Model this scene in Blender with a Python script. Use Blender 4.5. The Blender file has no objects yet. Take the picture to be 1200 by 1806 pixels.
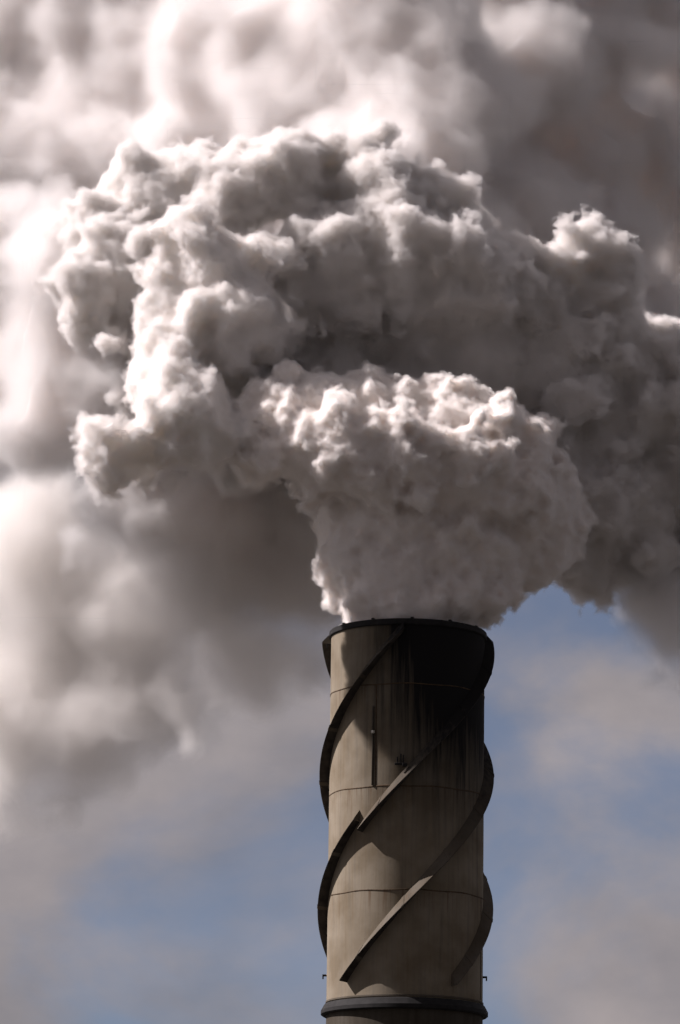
import bpy, bmesh, math, random
import numpy as np
from mathutils import Vector, Matrix

S = bpy.context.scene
COL = S.collection

# ------------------------------------------------------------------ camera
YAW, PITCH, ROLL = 0.0165010, 0.2201929, 0.01313905
CAM = Vector((0, -110, 1.7))
FPX = 7577.9                       # focal length in pixels of the 1200 px wide frame
RM = Matrix.Rotation(YAW, 3, 'Z') @ Matrix.Rotation(math.pi/2 + PITCH, 3, 'X') @ Matrix.Rotation(ROLL, 3, 'Z')
cd = bpy.data.cameras.new('camera')
cd.sensor_fit = 'HORIZONTAL'
cd.sensor_width = 24
cd.lens = FPX/1200*24
cd.clip_start = 1
cd.clip_end = 20000
cam = bpy.data.objects.new('camera', cd)
COL.objects.link(cam)
cam.matrix_world = Matrix.Translation(CAM) @ RM.to_4x4()
S.camera = cam

# ------------------------------------------------------------------ sun, sky, exposure
SUN_EL = math.radians(42)
SUN_AZ = math.radians(-94)         # from the direction towards the camera, to the left and a little behind
TO_SUN = Vector((math.sin(SUN_AZ)*math.cos(SUN_EL), -math.cos(SUN_AZ)*math.cos(SUN_EL), math.sin(SUN_EL)))
sd = bpy.data.lights.new('sun', 'SUN')
sd.energy = 4.7
sd.angle = math.radians(0.55)
sd.color = (1.0, 0.915, 0.915)
sun = bpy.data.objects.new('sun', sd)
COL.objects.link(sun)
sun.rotation_euler = TO_SUN.to_track_quat('Z', 'Y').to_euler()
sun.location = (-60, 0, 80)

W = bpy.data.worlds.new('World')
S.world = W
W.use_nodes = True
wt = W.node_tree
wt.nodes.clear()
def wn(t): return wt.nodes.new(t)
def wl(a, b): wt.links.new(a, b)
sky = wn('ShaderNodeTexSky')
sky.sky_type = 'NISHITA'
sky.sun_disc = False
sky.sun_elevation = SUN_EL
sky.sun_rotation = math.atan2(TO_SUN.x, TO_SUN.y)
sky.altitude = 0
sky.air_density = 0.5
sky.dust_density = 0.4
sky.ozone_density = 2.0
bg = wn('ShaderNodeBackground')
bg.inputs['Strength'].default_value = 0.05
wo = wn('ShaderNodeOutputWorld')
tc = wn('ShaderNodeTexCoord')
mpg = wn('ShaderNodeMapping')
mpg.inputs['Scale'].default_value = (1.0, 1.0, 1.5)
mpg.inputs['Location'].default_value = (1.6, 1.12, 0.48)
n1 = wn('ShaderNodeTexNoise')                         # broad cloud fields
n1.inputs['Scale'].default_value = 9
n1.inputs['Detail'].default_value = 10
n1.inputs['Roughness'].default_value = 0.5
n1.inputs['Distortion'].default_value = 0.35
cr = wn('ShaderNodeValToRGB')
cr.color_ramp.elements[0].position = 0.38
cr.color_ramp.elements[0].color = (.28, .28, .28, 1)
cr.color_ramp.elements[1].position = 0.57
cr.color_ramp.interpolation = 'EASE'
n2 = wn('ShaderNodeTexNoise')                         # thin and thick places inside them
n2.inputs['Scale'].default_value = 20
n2.inputs['Detail'].default_value = 8
n2.inputs['Roughness'].default_value = 0.52
cc = wn('ShaderNodeValToRGB')
cc.color_ramp.elements[0].position = 0.3
cc.color_ramp.elements[0].color = (3.3, 3.1, 3.35, 1)
cc.color_ramp.elements[1].position = 0.7
cc.color_ramp.elements[1].color = (5.2, 4.6, 4.6, 1)
cm = wn('ShaderNodeMix')
cm.data_type = 'RGBA'
wl(tc.outputs['Generated'], mpg.inputs['Vector'])
wl(mpg.outputs[0], n1.inputs['Vector'])
wl(mpg.outputs[0], n2.inputs['Vector'])
wl(n1.outputs['Fac'], cr.inputs[0])
wl(n2.outputs['Fac'], cc.inputs[0])
sxyz = wn('ShaderNodeSeparateXYZ')
wl(tc.outputs['Generated'], sxyz.inputs[0])
side = wn('ShaderNodeMapRange')                       # bright thin cloud to the north, unseen cloud behind dulled to limit fill light
side.inputs['From Min'].default_value = -0.6
side.inputs['From Max'].default_value = 0.3
wl(sxyz.outputs['Y'], side.inputs['Value'])
dk = wn('ShaderNodeMix')
dk.data_type = 'RGBA'
dk.inputs['A'].default_value = (1.15, 1.0, 1.02, 1)
wl(side.outputs[0], dk.inputs['Factor'])
wl(cc.outputs[0], dk.inputs['B'])
sdot = wn('ShaderNodeVectorMath')                     # out-of-view cloud round the sun brightened as soft fill for the smoke
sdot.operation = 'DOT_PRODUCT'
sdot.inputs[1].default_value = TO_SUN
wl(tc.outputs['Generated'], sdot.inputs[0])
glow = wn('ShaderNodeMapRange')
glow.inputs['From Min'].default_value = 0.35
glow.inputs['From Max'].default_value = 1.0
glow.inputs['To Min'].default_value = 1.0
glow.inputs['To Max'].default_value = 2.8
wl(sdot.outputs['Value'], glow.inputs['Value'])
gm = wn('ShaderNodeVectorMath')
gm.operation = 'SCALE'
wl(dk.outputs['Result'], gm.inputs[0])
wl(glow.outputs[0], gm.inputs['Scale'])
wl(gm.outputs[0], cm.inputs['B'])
cov = wn('ShaderNodeMix')
cov.inputs['A'].default_value = 0.9
wl(side.outputs[0], cov.inputs['Factor'])
wl(cr.outputs[0], cov.inputs['B'])
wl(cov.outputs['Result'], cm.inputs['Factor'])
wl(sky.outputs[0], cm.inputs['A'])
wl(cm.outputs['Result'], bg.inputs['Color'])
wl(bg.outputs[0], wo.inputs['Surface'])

S.view_settings.view_transform = 'Standard'
S.view_settings.look = 'None'
S.view_settings.exposure = 0.6
S.view_settings.gamma = 1.0
S.render.engine = 'CYCLES'
S.cycles.max_bounces = 12
S.cycles.diffuse_bounces = 4
S.cycles.volume_bounces = 7
S.cycles.transparent_max_bounces = 16
S.cycles.use_denoising = True
S.cycles.use_adaptive_sampling = True
S.cycles.adaptive_threshold = 0.08

# ------------------------------------------------------------------ helpers
def at(px, py, y):
    """world point on the plane Y = y seen at a pixel of the 1200 x 1806 photograph"""
    d = RM @ Vector(((px - 600)/FPX, (903 - py)/FPX, -1))
    return CAM + d*((y - CAM.y)/d.y)
PXM = FPX/112.0

def tag(o, label=None, cat=None, group=None, kind=None):
    if label: o['label'] = label
    if cat: o['category'] = cat
    if group: o['group'] = group
    if kind: o['kind'] = kind

def link(name, me, mats, parent=None):
    o = bpy.data.objects.new(name, me)
    COL.objects.link(o)
    for m in (mats if isinstance(mats, (list, tuple)) else [mats]):
        me.materials.append(m)
    if parent: o.parent = parent
    return o

def obj(name, bm, mat, parent=None, smooth=False):
    me = bpy.data.meshes.new(name)
    bmesh.ops.recalc_face_normals(bm, faces=bm.faces)
    bm.to_mesh(me)
    bm.free()
    if smooth:
        for p in me.polygons: p.use_smooth = True
    return link(name, me, mat, parent)

def lathe(prof, n=128, closed=True):
    """revolve a closed (r, z) profile round the Z axis"""
    bm = bmesh.new()
    rings = []
    for k in range(n):
        a = 2*math.pi*k/n
        rings.append([bm.verts.new((r*math.sin(a), -r*math.cos(a), z)) for r, z in prof])
    m = len(prof)
    for k in range(n):
        A, B = rings[k], rings[(k+1) % n]
        for i in range(m if closed else m-1):
            j = (i+1) % m
            bm.faces.new((A[i], B[i], B[j], A[j]))
    return bm

def box(bm, c, sx, sy, sz, rz=0.0):
    mt = Matrix.Translation(c) @ Matrix.Rotation(rz, 4, 'Z') @ Matrix.Diagonal((sx, sy, sz, 1))
    r = bmesh.ops.create_cube(bm, size=1, matrix=mt)
    bmesh.ops.bevel(bm, geom=list({e for v in r['verts'] for e in v.link_edges}), offset=min(sx, sy, sz)*0.15, segments=1, affect='EDGES')

# ------------------------------------------------------------------ materials
def mat(name):
    m = bpy.data.materials.new(name)
    m.use_nodes = True
    nt = m.node_tree
    b = nt.nodes['Principled BSDF']
    def node(t, **kw):
        n = nt.nodes.new(t)
        for k, v in kw.items():
            if isinstance(v, (int, float, tuple)) and k in n.inputs.keys(): n.inputs[k].default_value = v
            else: setattr(n, k, v)
        return n
    def lk(a, c): nt.links.new(a, c)
    return m, nt, b, node, lk

RZ = 23.1                         # height of the rim
def steel(name, base, soot=True):
    m, nt, b, node, lk = mat(name)
    tcn = node('ShaderNodeTexCoord')
    # long vertical run-off streaks
    mp = node('ShaderNodeMapping'); mp.inputs['Scale'].default_value = (5.0, 5.0, 0.25)
    lk(tcn.outputs['Object'], mp.inputs[0])
    ns = node('ShaderNodeTexNoise'); ns.inputs['Scale'].default_value = 1.6; ns.inputs['Detail'].default_value = 8; ns.inputs['Roughness'].default_value = 0.6
    lk(mp.outputs[0], ns.inputs['Vector'])
    # mottling
    nm = node('ShaderNodeTexNoise'); nm.inputs['Scale'].default_value = 1.3; nm.inputs['Detail'].default_value = 7
    lk(tcn.outputs['Object'], nm.inputs['Vector'])
    nf = node('ShaderNodeTexNoise'); nf.inputs['Scale'].default_value = 14; nf.inputs['Detail'].default_value = 6; nf.inputs['Roughness'].default_value = 0.7
    lk(tcn.outputs['Object'], nf.inputs['Vector'])
    r1 = node('ShaderNodeValToRGB')
    r1.color_ramp.elements[0].position = 0.33; r1.color_ramp.elements[0].color = (base[0]*0.74, base[1]*0.72, base[2]*0.69, 1)
    r1.color_ramp.elements[1].position = 0.62; r1.color_ramp.elements[1].color = (*base, 1)
    lk(ns.outputs['Fac'], r1.inputs[0])
    r2 = node('ShaderNodeValToRGB')
    r2.color_ramp.elements[0].position = 0.35; r2.color_ramp.elements[0].color = (0.72, 0.68, 0.62, 1)
    r2.color_ramp.elements[1].position = 0.65; r2.color_ramp.elements[1].color = (1, 1, 1, 1)
    lk(nm.outputs['Fac'], r2.inputs[0])
    mx = node('ShaderNodeMix', data_type='RGBA', blend_type='MULTIPLY'); mx.inputs['Factor'].default_value = 1
    lk(r1.outputs[0], mx.inputs['A']); lk(r2.outputs[0], mx.inputs['B'])
    # pin-head rust and dirt flecks
    r3 = node('ShaderNodeValToRGB')
    r3.color_ramp.elements[0].position = 0.66; r3.color_ramp.elements[0].color = (0, 0, 0, 1)
    r3.color_ramp.elements[1].position = 0.74; r3.color_ramp.elements[1].color = (1, 1, 1, 1)
    lk(nf.outputs['Fac'], r3.inputs[0])
    mx2 = node('ShaderNodeMix', data_type='RGBA'); mx2.inputs['B'].default_value = (0.10, 0.06, 0.03, 1)
    lk(r3.outputs[0], mx2.inputs['Factor']); lk(mx.outputs['Result'], mx2.inputs['A'])
    out = mx2.outputs['Result']
    sz = node('ShaderNodeSeparateXYZ'); lk(tcn.outputs['Object'], sz.inputs[0])
    mpr = node('ShaderNodeMapping'); mpr.inputs['Scale'].default_value = (7.0, 7.0, 0.35)
    lk(tcn.outputs['Object'], mpr.inputs[0])
    nr = node('ShaderNodeTexNoise'); nr.inputs['Scale'].default_value = 2.2; nr.inputs['Detail'].default_value = 5
    lk(mpr.outputs[0], nr.inputs['Vector'])
    for sd_ in (1.69, 4.33, 6.98):
        fall = node('ShaderNodeMapRange'); fall.inputs['From Min'].default_value = RZ - sd_ - 0.75; fall.inputs['From Max'].default_value = RZ - sd_
        lk(sz.outputs['Z'], fall.inputs['Value'])
        under = node('ShaderNodeMath', operation='LESS_THAN'); lk(sz.outputs['Z'], under.inputs[0]); under.inputs[1].default_value = RZ - sd_ + 0.012
        pw = node('ShaderNodeMath', operation='MULTIPLY'); lk(fall.outputs[0], pw.inputs[0]); lk(under.outputs[0], pw.inputs[1])
        th = node('ShaderNodeMapRange'); th.inputs['From Min'].default_value = .52; th.inputs['From Max'].default_value = .70; th.inputs['To Max'].default_value = .75
        lk(nr.outputs['Fac'], th.inputs['Value'])
        fm = node('ShaderNodeMath', operation='MULTIPLY'); lk(pw.outputs[0], fm.inputs[0]); lk(th.outputs[0], fm.inputs[1])
        ms = node('ShaderNodeMix', data_type='RGBA'); ms.inputs['B'].default_value = (0.13, 0.075, 0.04, 1)
        lk(fm.outputs[0], ms.inputs['Factor']); lk(out, ms.inputs['A'])
        out = ms.outputs['Result']
    # soot washed down from the mouth in ragged tongues
    sx = node('ShaderNodeSeparateXYZ'); lk(tcn.outputs['Object'], sx.inputs[0])
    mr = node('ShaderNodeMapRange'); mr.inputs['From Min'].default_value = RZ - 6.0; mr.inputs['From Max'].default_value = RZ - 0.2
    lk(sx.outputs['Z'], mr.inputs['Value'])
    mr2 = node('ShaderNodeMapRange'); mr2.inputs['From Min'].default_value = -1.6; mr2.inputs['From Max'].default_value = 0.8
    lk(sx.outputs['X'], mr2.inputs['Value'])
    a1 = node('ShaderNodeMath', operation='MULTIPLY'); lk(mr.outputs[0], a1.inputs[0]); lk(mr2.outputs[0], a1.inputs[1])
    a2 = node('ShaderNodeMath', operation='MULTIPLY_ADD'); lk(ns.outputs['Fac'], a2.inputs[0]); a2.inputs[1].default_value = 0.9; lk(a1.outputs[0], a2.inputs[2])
    r4 = node('ShaderNodeValToRGB')
    r4.color_ramp.elements[0].position = 0.40; r4.color_ramp.elements[0].color = (0, 0, 0, 1)
    r4.color_ramp.elements[1].position = 1.1 - 0.0001; r4.color_ramp.elements[1].color = (1, 1, 1, 1)
    lk(a2.outputs[0], r4.inputs[0])
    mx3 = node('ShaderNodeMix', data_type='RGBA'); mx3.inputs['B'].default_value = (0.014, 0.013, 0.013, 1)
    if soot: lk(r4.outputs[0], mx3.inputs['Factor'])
    else: mx3.inputs['Factor'].default_value = 0
    lk(out, mx3.inputs['A'])
    lk(mx3.outputs['Result'], b.inputs['Base Color'])
    b.inputs['Roughness'].default_value = 0.85
    b.inputs['Specular IOR Level'].default_value = 0.12
    bp = node('ShaderNodeBump'); bp.inputs['Strength'].default_value = 0.15; bp.inputs['Distance'].default_value = 0.02
    lk(nf.outputs['Fac'], bp.inputs['Height']); lk(bp.outputs[0], b.inputs['Normal'])
    return m

def plain(name, col, rough=0.8, var=0.4, scale=6):
    m, nt, b, node, lk = mat(name)
    tcn = node('ShaderNodeTexCoord')
    n = node('ShaderNodeTexNoise'); n.inputs['Scale'].default_value = scale; n.inputs['Detail'].default_value = 8
    lk(tcn.outputs['Object'], n.inputs['Vector'])
    r = node('ShaderNodeValToRGB')
    r.color_ramp.elements[0].position = 0.3; r.color_ramp.elements[0].color = tuple(c*(1-var) for c in col) + (1,)
    r.color_ramp.elements[1].position = 0.7; r.color_ramp.elements[1].color = tuple(c*(1+var) for c in col) + (1,)
    lk(n.outputs['Fac'], r.inputs[0]); lk(r.outputs[0], b.inputs['Base Color'])
    b.inputs['Roughness'].default_value = rough
    b.inputs['Specular IOR Level'].default_value = 0.25
    return m

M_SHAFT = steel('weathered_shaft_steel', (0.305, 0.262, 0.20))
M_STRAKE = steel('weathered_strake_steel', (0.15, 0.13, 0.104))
M_UNDERSHADE = plain('shade_toned_underside', (0.045, 0.038, 0.032), 0.85, 0.45, 5)
M_LOWER = steel('lower_shaft_steel', (0.085, 0.074, 0.06), False)  # darker tone than the shaft above the flange
M_SOOT = plain('sooty_black_steel', (0.016, 0.015, 0.015))
M_SEAM = plain('rusty_weld', (0.075, 0.048, 0.026))
M_BRIGHT = plain('bare_galvanised_steel', (0.6, 0.57, 0.5), 0.5, 0.15)
M_GROUND = plain('dry_yard_gravel', (0.045, 0.042, 0.038), 0.95, 0.35, 0.4)

# ------------------------------------------------------------------ ground
gb = bmesh.new()
bmesh.ops.create_circle(gb, cap_ends=True, segments=96, radius=9000)
g = obj('ground', gb, M_GROUND)
tag(g, kind='structure')

# ------------------------------------------------------------------ smokestack
R = 2.0
stack = bpy.data.objects.new('smokestack', None)
COL.objects.link(stack)
tag(stack, 'tall weathered steel smokestack wrapped in spiral strakes, smoke pouring from its mouth', 'chimney')

# the shaft: an open tube down to the ground
prof = [(R, RZ - 0.03)] + [(R, RZ - d) for d in (1.7, 4.36, 7.0, 9.85)] + [(R - 0.12, RZ - 9.85), (R - 0.12, RZ - 0.03)]
obj('shaft', lathe(prof, 192), M_SHAFT, stack, True).data.set_sharp_from_angle(angle=math.radians(40))
prof = [(R + 0.002, RZ - 9.86), (R + 0.02, 10), (R + 0.06, 0.0), (R - 0.12, 0.0), (R - 0.12, RZ - 9.86)]
obj('lower_shaft', lathe(prof, 192), M_LOWER, stack, True).data.set_sharp_from_angle(angle=math.radians(40))
# rolled lip round the mouth
prof = [(R - 0.10, RZ - 0.10), (R - 0.10, RZ), (R + 0.035, RZ), (R + 0.055, RZ - 0.02), (R + 0.055, RZ - 0.14), (R + 0.035, RZ - 0.16), (R + 0.003, RZ - 0.16), (R+0.003, RZ-0.10)]
obj('rim', lathe(prof, 192), M_SOOT, stack)
# flange below the strakes
F = RZ - 9.72
prof = [(R + 0.004, F - 0.02), (R + 0.03, F + 0.02), (R + 0.06, F), (R + 0.14, F - 0.15), (R + 0.14, F - 0.24), (R + 0.10, F - 0.27), (R + 0.004, F - 0.27)]
obj('flange', lathe(prof, 192), M_SOOT, stack)
prof = [(R + 0.003, F + 0.095), (R + 0.022, F + 0.09), (R + 0.022, F + 0.05), (R + 0.003, F + 0.045)]
obj('flange_collar', lathe(prof, 192), M_STRAKE, stack)
# circular weld beads, a little wavy
for d in (1.69, 4.33, 6.98):
    z = RZ - d
    bm = bmesh.new()
    n = 720
    rnd = random.Random(int(d*100))
    ring = []
    for k in range(n):
        a = 2*math.pi*k/n
        w = 0.014*(1 + 0.35*math.sin(k*2.7) + rnd.uniform(-.35, .35))
        zz = z + 0.010*math.sin(a*9 + d)
        ring.append([bm.verts.new((rr*math.sin(a), -rr*math.cos(a), zz + s*w)) for rr, s in ((R + 0.001, -1), (R + 0.011, -0.5), (R + 0.011, 0.5), (R + 0.001, 1))])
    for k in range(n):
        A, B = ring[k], ring[(k+1) % n]
        for i in range(3): bm.faces.new((A[i], B[i], B[i+1], A[i+1]))
    obj('weld_seam', bm, M_SEAM, stack)
def vseam(phi, d0, d1):
    bm = bmesh.new()
    n = 120
    prev = None
    rnd = random.Random(5)
    for k in range(n + 1):
        z = RZ - d0 + (d0 - d1)*k/n
        w = 0.016*(1 + rnd.uniform(-.3, .3))
        cur = []
        for rr, s in ((R + 0.001, -1), (R + 0.012, -0.5), (R + 0.012, 0.5), (R + 0.001, 1)):
            a = phi + s*w/R
            cur.append(bm.verts.new((rr*math.sin(a), -rr*math.cos(a), z)))
        if prev:
            for i in range(3): bm.faces.new((prev[i], cur[i], cur[i+1], prev[i+1]))
        prev = cur
    obj('weld_seam', bm, M_SEAM, stack)
vseam(math.radians(-23.3), 1.70, 4.32)
vseam(math.radians(150), 4.34, 6.97)
vseam(math.radians(75), 7.0, 9.6)
# a thin conduit beside the upright seam, with a bright lug on it
bm = bmesh.new()
a = math.radians(-25.6)
bmesh.ops.create_cone(bm, cap_ends=True, segments=12, radius1=0.022, radius2=0.022, depth=2.05,
                      matrix=Matrix.Translation(((R + 0.024)*math.sin(a), -(R + 0.024)*math.cos(a), RZ - 3.28)))
obj('conduit', bm, M_STRAKE, stack, True)
bm = bmesh.new()
a = math.radians(-25.2)
box(bm, Vector(((R + 0.045)*math.sin(a), -(R + 0.045)*math.cos(a), RZ - 2.93)), 0.07, 0.09, 0.075, a)
obj('lug', bm, M_BRIGHT, stack)

# spiral strakes, wedge shaped: a sloping upper face and a flat underside
KZ = 0.0400*180/math.pi           # rise per radian
def strake(phi0, d_at, phi_ref, phi_end, w=0.26, h=0.29, taper_end=False):
    """ridge line depth below the rim = d_at at phi_ref, rising with phi"""
    n = max(8, int(abs(phi_end - phi0)/1.5))
    bm = bmesh.new()
    prev = None
    first = None
    for k in range(n + 1):
        p = phi0 + (phi_end - phi0)*k/n
        a = math.radians(p)
        z = RZ - d_at + KZ*math.radians(p - phi_ref)
        pr = [(R + 0.002, z - 0.02), (R + w - 0.012, z), (R + w, z + 0.018), (R + w - 0.006, z + 0.035), (R + 0.002, z + h)]
        cur = [bm.verts.new((r*math.sin(a), -r*math.cos(a), zz)) for r, zz in pr]
        if prev:
            for i in range(5):
                j = (i+1) % 5
                bm.faces.new((prev[i], cur[i], cur[j], prev[j]))
        else: first = cur
        prev = cur
    bm.faces.new(first); bm.faces.new(prev[::-1])
    s = obj('strake', bm, [M_STRAKE, M_UNDERSHADE], stack)
    for f in s.data.polygons:                      # shade under the strake painted in: downward faces get a darker colour
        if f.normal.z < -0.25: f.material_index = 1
    p = phi0 + 14
    while p < phi_end - 6:                         # cover straps over the plate joints
        bm = bmesh.new()
        rings = []
        for q in (p - 0.9, p + 0.9):
            a = math.radians(q)
            z = RZ - d_at + KZ*math.radians(q - phi_ref)
            pr = [(R + 0.001, z - 0.032), (R + w - 0.008, z - 0.012), (R + w + 0.012, z + 0.015), (R + w + 0.006, z + 0.045), (R + 0.001, z + h + 0.016)]
            rings.append([bm.verts.new((r*math.sin(a), -r*math.cos(a), zz)) for r, zz in pr])
        for i in range(5):
            j = (i+1) % 5
            bm.faces.new((rings[0][i], rings[1][i], rings[1][j], rings[0][j]))
        bm.faces.new(rings[0]); bm.faces.new(rings[1][::-1])
        obj('cover_strap', bm, M_STRAKE, s)
        p += 31
    return s
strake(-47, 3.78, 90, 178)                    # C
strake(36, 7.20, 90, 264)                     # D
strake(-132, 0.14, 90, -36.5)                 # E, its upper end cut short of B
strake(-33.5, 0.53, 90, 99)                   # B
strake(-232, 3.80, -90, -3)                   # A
# lugs on the silhouette and round the shaft
for p, d in ((-91, 8.95), (91, 8.95), (-88, 0.34), (180, 8.95), (180, 0.34)):
    bm = bmesh.new()
    a = math.radians(p)
    box(bm, Vector(((R + 0.045)*math.sin(a), -(R + 0.045)*math.cos(a), RZ - d)), 0.05, 0.13, 0.05, a)
    box(bm, Vector(((R + 0.095)*math.sin(a), -(R + 0.095)*math.cos(a), RZ - d - 0.035)), 0.05, 0.035, 0.12, a)
    obj('lug', bm, M_SOOT, stack)
# two-pronged bracket standing on the middle strake
bm = bmesh.new()
c = at(708, 1349, -2.12)
for dx, hh in ((-0.10, 0.20), (-0.01, 0.28), (0.05, 0.26)):
    box(bm, c + Vector((dx, 0, hh/2)), 0.035, 0.05, hh)
box(bm, c + Vector((-0.02, 0, 0.02)), 0.30, 0.09, 0.05)
box(bm, c + Vector((0.09, 0, 0.0)), 0.12, 0.12, 0.09)
obj('bracket', bm, M_SOOT, stack)
# bolts on the lip
for p in range(0, 360, 30):
    a = math.radians(p + 3)
    bm = bmesh.new()
    box(bm, Vector(((R - 0.02)*math.sin(a), -(R - 0.02)*math.cos(a), RZ + 0.015)), 0.09, 0.06, 0.06, a)
    obj('lip_bolt', bm, M_SOOT, stack)

# ------------------------------------------------------------------ smoke
def lattice_noise(p, scale, seed):
    """smooth vector noise in -1..1 sampled at points p (n, 3)"""
    rg = np.random.default_rng(seed)
    n = 32
    g = rg.uniform(-1, 1, (n, n, n, 3))
    q = p*scale + 1000.0
    i = np.floor(q).astype(int)
    f = q - i
    f = f*f*(3 - 2*f)
    out = 0
    for a in (0, 1):
        for b in (0, 1):
            for c in (0, 1):
                w = (f[:, 0] if a else 1-f[:, 0])*(f[:, 1] if b else 1-f[:, 1])*(f[:, 2] if c else 1-f[:, 2])
                out = out + w[:, None]*g[(i[:, 0]+a) % n, (i[:, 1]+b) % n, (i[:, 2]+c) % n]
    return out

def puffs(rows, seed, levels, warp):
    """big puffs given as (px, py, Y, radius px); smaller puffs budding on their outsides, level by level"""
    rng = np.random.default_rng(seed)
    base = []
    for px, py, y, r in rows:
        p = at(px, py, y)
        base.append((p.x, p.y, p.z, r/PXM))
    base = np.array(base)
    pts = base
    out = [base]
    for n, s, off, lo in levels:
        m = len(pts)
        d = rng.normal(size=(m, n, 3))
        d /= np.linalg.norm(d, axis=2, keepdims=True)
        r = pts[:, None, 3]*s*(lo + (1.3 - lo)*rng.uniform(0, 1, (m, n))**1.5)
        c = pts[:, None, :3] + d*(pts[:, None, 3:4]*off)
        q = np.concatenate([c, r[..., None]], -1).reshape(-1, 4)
        keep = np.ones(len(q), bool)
        for b in base:                             # drop buds buried in a big puff
            keep &= np.linalg.norm(q[:, :3] - b[:3], axis=1) + q[:, 3] > b[3]*1.01
        q = q[keep]
        out.append(q)
        pts = q
    A = np.concatenate(out)
    for sc, amp, sd_ in warp:                      # the wind stretches and shears them
        A[:, :3] += lattice_noise(A[:, :3], sc, sd_)*amp
    # nothing spills over the lip of the stack: what is that low stays within the mouth
    rho = np.hypot(A[:, 0], A[:, 1])
    low = (rho + A[:, 3] > R - 0.12) & (A[:, 2] - A[:, 3] < RZ + 0.12) & (rho < R + 1.6)
    A[low, 3] = np.minimum(A[low, 3], np.maximum(A[low, 2] - RZ - 0.12, R - 0.12 - rho[low]))
    return A[A[:, 3] > 0.04]

def geo_tree(name):
    ng = bpy.data.node_groups.new(name, 'GeometryNodeTree')
    ng.interface.new_socket('Geometry', in_out='INPUT', socket_type='NodeSocketGeometry')
    ng.interface.new_socket('Geometry', in_out='OUTPUT', socket_type='NodeSocketGeometry')
    return ng, ng.nodes, ng.links.new, ng.nodes.new('NodeGroupInput'), ng.nodes.new('NodeGroupOutput')

def billows(N, L, src, spec):
    """puffs -> one skin -> swirled and curdled -> fog volume that thickens inwards over spec['band'] metres"""
    na = N.new('GeometryNodeInputNamedAttribute'); na.data_type = 'FLOAT'; na.inputs[0].default_value = 'puff_radius'
    gt = N.new('FunctionNodeCompare'); gt.data_type = 'FLOAT'; gt.operation = 'GREATER_THAN'
    L(na.outputs[0], gt.inputs[0]); gt.inputs[1].default_value = 0.001
    mp = N.new('GeometryNodeMeshToPoints'); L(src, mp.inputs[0]); L(gt.outputs[0], mp.inputs['Selection'])
    pv = N.new('GeometryNodePointsToVolume'); pv.resolution_mode = 'VOXEL_SIZE'
    pv.inputs['Voxel Size'].default_value = spec['skin']
    L(mp.outputs[0], pv.inputs[0]); L(na.outputs[0], pv.inputs['Radius'])
    vm = N.new('GeometryNodeVolumeToMesh'); vm.inputs['Threshold'].default_value = 0.35
    L(pv.outputs[0], vm.inputs[0])
    last = vm.outputs[0]
    for op in spec['ops']:
      if op[0] == 'swirl':
        _, sc, amp, det = op
        nz = N.new('ShaderNodeTexNoise'); nz.inputs['Scale'].default_value = sc; nz.inputs['Detail'].default_value = det
        sb = N.new('ShaderNodeVectorMath'); sb.operation = 'SUBTRACT'; sb.inputs[1].default_value = (.5, .5, .5)
        ml = N.new('ShaderNodeVectorMath'); ml.operation = 'SCALE'; ml.inputs['Scale'].default_value = amp
        sp = N.new('GeometryNodeSetPosition')
        L(nz.outputs['Color'], sb.inputs[0]); L(sb.outputs[0], ml.inputs[0]); L(last, sp.inputs[0]); L(ml.outputs[0], sp.inputs['Offset'])
        last = sp.outputs[0]
      else:
        _, sc, amp, det, dis = op
        ps = N.new('GeometryNodeInputPosition')
        dn = N.new('ShaderNodeTexNoise'); dn.inputs['Scale'].default_value = sc*0.6; dn.inputs['Detail'].default_value = 2
        mx = N.new('ShaderNodeVectorMath'); mx.operation = 'MULTIPLY_ADD'; mx.inputs[1].default_value = (dis, dis, dis)
        L(dn.outputs['Color'], mx.inputs[0]); L(ps.outputs[0], mx.inputs[2])
        vo = N.new('ShaderNodeTexVoronoi'); vo.inputs['Scale'].default_value = sc; vo.inputs['Detail'].default_value = det
        vo.inputs['Roughness'].default_value = .55; vo.inputs['Lacunarity'].default_value = 2.2
        L(mx.outputs[0], vo.inputs['Vector'])
        # the curdling is strong in some places and nearly absent in others
        pn = N.new('ShaderNodeTexNoise'); pn.inputs['Scale'].default_value = 0.7; pn.inputs['Detail'].default_value = 1
        pr = N.new('ShaderNodeMapRange'); pr.inputs['From Min'].default_value = .32; pr.inputs['From Max'].default_value = .62
        pr.inputs['To Min'].default_value = .35; pr.inputs['To Max'].default_value = 1.15
        L(pn.outputs['Fac'], pr.inputs['Value'])
        sb = N.new('ShaderNodeMath'); sb.operation = 'MULTIPLY_ADD'; sb.inputs[1].default_value = amp; sb.inputs[2].default_value = -amp*.45
        L(vo.outputs['Distance'], sb.inputs[0])
        mm = N.new('ShaderNodeMath'); mm.operation = 'MULTIPLY'; L(sb.outputs[0], mm.inputs[0]); L(pr.outputs[0], mm.inputs[1])
        nr = N.new('GeometryNodeInputNormal')
        ml = N.new('ShaderNodeVectorMath'); ml.operation = 'SCALE'
        L(nr.outputs[0], ml.inputs[0]); L(mm.outputs[0], ml.inputs['Scale'])
        sp = N.new('GeometryNodeSetPosition')
        L(last, sp.inputs[0]); L(ml.outputs[0], sp.inputs['Offset'])
        last = sp.outputs[0]
    mv = N.new('GeometryNodeMeshToVolume'); mv.resolution_mode = 'VOXEL_SIZE'
    mv.inputs['Voxel Size'].default_value = spec['voxel']
    mv.inputs['Interior Band Width'].default_value = spec['band']
    mv.inputs['Density'].default_value = 1.0
    L(last, mv.inputs[0])
    return mv.outputs[0]

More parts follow.
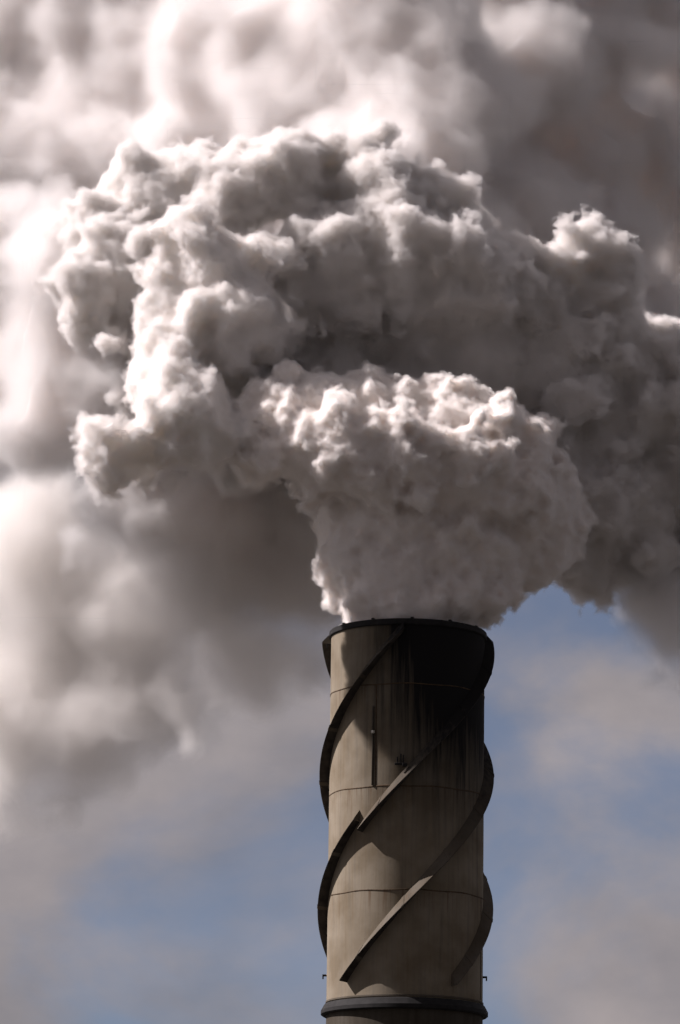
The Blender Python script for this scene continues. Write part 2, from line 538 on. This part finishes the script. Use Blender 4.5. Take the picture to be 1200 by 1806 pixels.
def point_mesh(name, A):
    me = bpy.data.meshes.new(name)
    me.vertices.add(len(A))
    me.vertices.foreach_set('co', np.ascontiguousarray(A[:, :3], dtype=np.float32).ravel())
    at_ = me.attributes.new('puff_radius', 'FLOAT', 'POINT')
    at_.data.foreach_set('value', np.ascontiguousarray(A[:, 3], dtype=np.float32))
    return me

def smoke_core(name, A, spec, m, parent=None):
    """the opaque heart of the smoke: the surface a little way in, which also keeps the centres of the puffs"""
    me = point_mesh('puff_points', A)
    tmp = bpy.data.objects.new('puff_points', me)
    COL.objects.link(tmp)
    ng, N, L, gi, go = geo_tree('puffs_to_surface')
    vm = N.new('GeometryNodeVolumeToMesh'); vm.inputs['Threshold'].default_value = spec['core']
    L(billows(N, L, gi.outputs[0], spec), vm.inputs[0])
    L(vm.outputs[0], go.inputs[0])
    md = tmp.modifiers.new('surface', 'NODES'); md.node_group = ng
    dg = bpy.context.evaluated_depsgraph_get()
    me2 = bpy.data.meshes.new_from_object(tmp.evaluated_get(dg))
    bpy.data.objects.remove(tmp); bpy.data.meshes.remove(me); bpy.data.node_groups.remove(ng)
    me2.materials.clear()
    me2.name = name
    n0 = len(me2.vertices)
    me2.vertices.add(len(A))
    co = np.empty(len(me2.vertices)*3, np.float32)
    me2.vertices.foreach_get('co', co)
    co[n0*3:] = A[:, :3].astype(np.float32).ravel()
    me2.vertices.foreach_set('co', co)
    if 'puff_radius' in me2.attributes: me2.attributes.remove(me2.attributes['puff_radius'])
    at_ = me2.attributes.new('puff_radius', 'FLOAT', 'POINT')
    at_.data.foreach_set('value', np.concatenate([np.zeros(n0), A[:, 3]]).astype(np.float32))
    me2.polygons.foreach_set('use_smooth', np.ones(len(me2.polygons), dtype=bool))
    o = link(name, me2, m, parent)
    print(name, n0, 'verts', len(A), 'puffs')
    return o

def smoke_fringe(name, core, spec, m):
    """the soft air-mixed outside of the smoke, a true volume grown from the puffs stored in the core"""
    vd = bpy.data.volumes.new(name)
    o = bpy.data.objects.new(name, vd)
    COL.objects.link(o)
    vd.materials.append(m)
    o.parent = core
    ng, N, L, gi, go = geo_tree('puffs_to_volume')
    oi = N.new('GeometryNodeObjectInfo'); oi.inputs['Object'].default_value = core
    sm = N.new('GeometryNodeSetMaterial'); sm.inputs['Material'].default_value = m
    L(billows(N, L, oi.outputs['Geometry'], spec), sm.inputs[0]); L(sm.outputs[0], go.inputs[0])
    md = o.modifiers.new('volume', 'NODES'); md.node_group = ng
    return o

def smoke_volmat(name, col, dens, gain, noises, aniso=0.0):
    """density = clamp(gain * ramp + sum(noise)) * dens : the noise eats into the soft outer ramp"""
    m, nt, b, node, lk = mat(name)
    nt.nodes.remove(b)
    out = nt.nodes['Material Output']
    pvn = node('ShaderNodeVolumePrincipled')
    pvn.inputs['Color'].default_value = (*col, 1)
    pvn.inputs['Anisotropy'].default_value = aniso
    pvn.inputs['Density Attribute'].default_value = ''
    at_ = node('ShaderNodeAttribute'); at_.attribute_name = 'density'
    tcn = node('ShaderNodeTexCoord')
    g = node('ShaderNodeMath', operation='MULTIPLY'); lk(at_.outputs['Fac'], g.inputs[0]); g.inputs[1].default_value = gain
    last = g.outputs[0]
    for sc, amp, det, dist in noises:
        nz = node('ShaderNodeTexNoise'); nz.inputs['Scale'].default_value = sc; nz.inputs['Detail'].default_value = det
        nz.inputs['Roughness'].default_value = .6; nz.inputs['Distortion'].default_value = dist
        lk(tcn.outputs['Object'], nz.inputs['Vector'])
        a = node('ShaderNodeMath', operation='MULTIPLY_ADD'); lk(nz.outputs['Fac'], a.inputs[0]); a.inputs[1].default_value = amp
        b2 = node('ShaderNodeMath', operation='SUBTRACT'); lk(last, b2.inputs[0]); b2.inputs[1].default_value = amp*0.72
        lk(b2.outputs[0], a.inputs[2])
        last = a.outputs[0]
    c = node('ShaderNodeClamp'); lk(last, c.inputs[0])
    d = node('ShaderNodeMath', operation='MULTIPLY'); lk(c.outputs[0], d.inputs[0]); d.inputs[1].default_value = dens
    lk(d.outputs[0], pvn.inputs['Density'])
    lk(pvn.outputs[0], out.inputs['Volume'])
    return m

def smoke_heart(name, col, depth):
    """dense inner smoke: light wanders a good way under its surface before it comes out again"""
    m, nt, b, node, lk = mat(name)
    b.inputs['Base Color'].default_value = (*col, 1)
    b.inputs['Roughness'].default_value = 1
    b.inputs['Specular IOR Level'].default_value = 0
    b.inputs['IOR'].default_value = 1.02
    b.subsurface_method = 'RANDOM_WALK'
    b.inputs['Subsurface Weight'].default_value = 1
    b.inputs['Subsurface Radius'].default_value = (1.0, 0.95, 0.9)
    b.inputs['Subsurface Scale'].default_value = depth
    return m

COLUMN = [(725,1112,0,88),(680,1108,-.1,60),(770,1108,-.1,62),(645,1102,.1,46),(800,1094,.4,50),(725,1060,0,110),(662,1060,-.2,74),(785,1060,0,76),(722,1010,.1,124),(672,985,0,94),(785,995,0,100),(728,940,.4,138),(645,905,.2,86),(810,920,.3,108),(735,860,.7,150),(620,840,.3,76),
  (880,930,.7,106),(910,965,.9,80),(948,935,.8,76),(900,1000,.9,40),(968,985,.9,52),(935,880,.6,88),(855,985,.6,64)]
ROLL = [(415,735,-1.2,36),(448,745,-1.2,56),(490,745,-.9,74),(548,745,-.7,82),(605,748,-.6,84),(655,750,-.6,86),(705,752,-.6,88),(755,758,-.5,90),(805,768,-.4,92),(850,790,-.3,92),(890,835,-.2,90),(930,872,.1,80),
  (470,785,-1.4,58),(530,790,-1.6,74),(590,795,-1.8,80),(650,800,-1.9,82),(710,802,-1.9,84),(770,808,-1.7,84),(825,820,-1.3,82),(865,845,-.8,78)]
LEFT = [(300,560,-.5,82),(275,610,-.6,60),(295,650,-.7,80),(330,720,-1.7,78),(330,790,-1.8,50),(400,760,-1.6,66),(180,768,-1.5,48),(150,765,-1.4,30),(200,835,-1.5,48),(165,820,-1.4,35),(245,790,-1.6,56),(318,835,-1.8,24),(280,690,-1.2,70),
  (420,560,.1,95),(350,510,-.2,70),(380,480,0,90),(330,435,0,65),(500,455,-.2,50),(475,438,-.1,40),(540,470,-.1,26),(555,455,0,22),(525,440,0,26),(560,480,.1,24),(420,625,-.7,48),(390,610,-.8,36),(480,600,-.8,36),(520,578,-.8,24),(556,584,-.9,15),(512,528,-.2,18),(498,545,-.3,22),(524,545,-.3,14),(575,578,-.9,8),(190,610,.2,34),(280,500,0,60)]
MAIN = [(210,490,1.5,118),(140,480,2.2,70),(190,410,2.2,100),(130,420,2.6,60),(290,350,2,100),(240,330,2.2,70),(350,330,1.9,85),(410,350,1.7,95),(470,330,1.7,85),(530,320,1.8,90),(610,275,2.0,58),(580,260,2.0,45),(680,350,2,85),(650,300,2.1,70),(800,365,2.2,72),(760,350,2.1,55),(845,410,2.4,50),
  (700,450,1.5,125),(820,500,2.2,125),(600,480,1.2,120),(600,590,2.6,100),(720,600,3.0,130),(850,630,3.4,140),(920,490,2.6,80),(970,510,2.8,85),(1030,425,2.6,60),(1070,450,2.8,55),(1075,510,2.8,58),(1000,460,2.6,60),
  (980,650,3.6,130),(1080,640,3.6,110),(1180,630,3.8,80),(1180,750,4.4,120),(1050,780,4.2,125),(1100,900,4.6,130),(1050,1010,4.4,68),(1075,1055,4.2,32),(775,480,.95,26),(795,465,1.0,24),(800,488,1.0,20),(768,462,1.1,18),(735,425,1.0,24),(725,445,1.0,24),(748,440,1.1,18),
  (480,700,2.4,120),(600,720,2.4,120),(700,720,3,120),(1240,850,4.8,130),(1000,900,3.8,120),(380,640,2.4,130),(300,700,2.6,115),(420,790,2.6,85)]
LV = [(36, .34, .86, .5), (14, .42, .85, .4), (9, .44, .85, .5)]
LVF = [(36, .34, .95, .3), (17, .44, .95, .3), (10, .46, .95, .4)]
WARP = [(.45, .30, 11), (1.2, .16, 12), (3.5, .06, 13)]

M_HEART = smoke_heart('dense_smoke_heart', (0.92, 0.88, 0.86), 0.2)
M_DEEP = smoke_heart('deep_smoke_heart', (0.945, 0.91, 0.89), 0.45)
M_FAR = smoke_heart('far_smoke_heart', (0.88, 0.845, 0.83), 0.9)
M_FRINGE = smoke_volmat('billowing_smoke', (.985, .96, .94), 20, 1.5, [(7.0, 1.6, 4, .3)])
M_CURL = smoke_volmat('torn_smoke', (.988, .965, .948), 15, 1.5, [(4.0, 2.3, 6, .4)])
M_CROWN = smoke_volmat('fluffy_smoke', (.99, .97, .955), 16, 1.5, [(4.0, 1.6, 5, .3)])
FRESH = dict(skin=.045, ops=[('curdle', 1.5, .26, 0, .4), ('swirl', .6, .4, 2), ('swirl', 2.0, .20, 2), ('curdle', 4.5, .10, 0, .2), ('swirl', 5, .08, 2), ('curdle', 11, .05, 0, .04)], voxel=.042, band=.19, core=.68)
PUFFY = dict(skin=.05, ops=[('curdle', 1.0, .46, 0, .4), ('swirl', .6, .5, 2), ('swirl', 1.8, .26, 2), ('swirl', 5, .10, 2), ('curdle', 9, .06, 0, .05)], voxel=.048, band=.38, core=.76)
LOOSE = dict(skin=.055, ops=[('curdle', .9, .50, 0, .5), ('swirl', .45, .8, 2), ('swirl', 1.5, .35, 3), ('swirl', 4, .15, 3), ('curdle', 8, .06, 0, .1)], voxel=.055, band=.42, core=.77)
plume = bpy.data.objects.new('smoke_plume', None)
COL.objects.link(plume)
plume.location = (0, 0, RZ)
bpy.context.view_layer.update()
tag(plume, 'dense billowing white and brown smoke boiling out of the smokestack mouth', 'smoke')
for nm, P_, spec, m in (('rising_column', puffs(COLUMN + ROLL, 3, LVF, WARP), FRESH, M_FRINGE), ('curling_billow', puffs(LEFT, 4, [(24, .44, .84, .5), (14, .42, .85, .4), (9, .44, .85, .5)], WARP), PUFFY, M_CURL), ('crown', puffs(MAIN, 5, LV, WARP), LOOSE, M_CROWN)):
    core = smoke_core(nm, P_, spec, M_HEART if spec is FRESH else M_DEEP)
    smoke_fringe('soft_fringe', core, spec, m)
    core.parent = plume
    core.matrix_parent_inverse = plume.matrix_world.inverted()

# older smoke drifting behind
_r = random.Random(17)
BANK = []
for gx in range(-150, 800, 125):                   # left of the crest the bank falls away towards the sun
    for gy in range(-160 if gx < 350 else -50, 520, 125):
        BANK.append((gx + _r.uniform(-35, 35), gy + _r.uniform(-35, 35), 6.6 + max(0, 720 - gx)*.0095 + max(0, 300 - gy)*.005 + _r.uniform(-.4, .4), _r.uniform(140, 175)))
for gx in range(900, 1320, 130):                   # right of it an older, farther mass in its shade
    for gy in range(-140, 700, 130):
        BANK.append((gx + _r.uniform(-35, 35), gy + _r.uniform(-35, 35), 10.5 + (gx - 900)*.018 + max(0, 300 - gy)*.006 + _r.uniform(-.6, .6), _r.uniform(120, 165)))
BANK += [(760,230,6.4,120),(800,270,6.6,95),(700,180,6.6,120),(800,480,9,200)]
SIDE = [(530,935,4.8,125),(500,1010,5.0,125),(450,930,5.0,130),(560,865,4.6,110),(400,990,5.5,125),(545,1060,5.0,90),(1170,1030,5.2,105),(1205,950,5.4,120),(1195,1095,5.0,70),(330,895,3.2,120),(385,860,3.2,115),(450,835,3.4,95),(230,900,3.6,130),(290,875,3.4,120),(380,930,3.8,100),(150,660,4.2,145),(190,600,4.0,120),(120,540,3.5,100)]
for gx in (-110, -10, 90, 180):                    # the near left flank, sloping away to the left
    for gy in range(440, 760, 105):
        SIDE.append((gx + _r.uniform(-25, 25), gy + _r.uniform(-25, 25), 2.9 + (180 - gx)*.014 + _r.uniform(-.3, .3), _r.uniform(95, 130)))
VEIL = [(100,930,9,150),(0,980,11,180),(120,1080,9.5,190),(20,1200,11,180),(260,1080,8,180),(360,1030,6,160),(450,990,4.6,130),(530,1010,4.0,110),(500,1080,4.4,120),(560,940,3.8,115),(540,880,3.6,120),(565,1010,3.8,95),(520,1130,4.4,100),(470,920,3.8,120),
  (300,1210,8,130),(150,1280,9,130),(410,1170,6,115),(40,1340,10,110),(250,1300,8.5,95),(430,1100,5,130),(550,1080,4.2,95),(500,1170,5,85),(110,1390,9.5,75),(60,1430,9.8,50),(190,1350,9,80),(340,1280,7.8,75),(450,1230,6.5,65),(545,1170,5,60),
  (1135,1050,4.8,105),(1185,1110,4.6,105),(1160,1020,5,105),(1205,1070,5,95),(1130,960,5.5,110),(1220,960,6,125)]
for k in range(46):                                # ragged thin skirts of the sinking smoke
    gx = _r.uniform(-40, 570)
    gy = 1395 - max(0, gx - 90)*.42 + _r.uniform(-150, 45)
    VEIL.append((gx, gy, 9.5 - max(0, gx)*.0085 + _r.uniform(-.5, .5), _r.uniform(50, 92)))
for k in range(10):
    VEIL.append((_r.uniform(1090, 1230), _r.uniform(1060, 1200), 4.6 + _r.uniform(-.5, .5), _r.uniform(40, 70)))
LV2 = [(18, .42, .82, .5), (10, .45, .85, .5)]
B = np.concatenate([puffs(BANK, 8, LV2, [(.25, .8, 21), (.8, .3, 22)]), puffs(SIDE, 7, LV2, [(.25, .5, 21), (.8, .3, 22)])])
M_BANK = smoke_volmat('drifting_smoke', (.992, .975, .966), 2.6, 1.6, [(.75, 1.5, 7, .3)])
OLD = dict(skin=.2, ops=[('swirl', .3, 1.0, 2), ('curdle', .55, .8, 0, .5), ('swirl', .8, .6, 2), ('curdle', 1.3, .4, 1, .4)], voxel=.17, band=1.2, core=.84)
bank = smoke_core('smoke_bank', B, OLD, M_FAR)
tag(bank, 'old soft grey smoke spreading across the sky behind the fresh plume', 'smoke')
smoke_fringe('soft_fringe', bank, OLD, M_BANK)
VEIL = [(x, y, d + (3.0 if d > 6.9 and x < 420 else 0), r) for x, y, d, r in VEIL]
C_ = puffs(VEIL, 9, LV2, [(.25, .8, 21), (.8, .3, 22)])
M_VEIL = smoke_volmat('thin_smoke', (.995, .975, .955), 1.4, 2.2, [(.6, 1.8, 8, .6)])
THIN = dict(skin=.25, ops=[('swirl', .3, 1.4, 2), ('swirl', .9, 1.1, 3), ('curdle', .8, .35, 1, .5)], voxel=.25, band=2.3, core=.985)
veil = smoke_core('smoke_veil', C_, THIN, M_FAR)
tag(veil, 'thin pale smoke sinking low beside the smokestack, its ragged lower edge fading into blue sky', 'smoke')
smoke_fringe('soft_fringe', veil, THIN, M_VEIL)
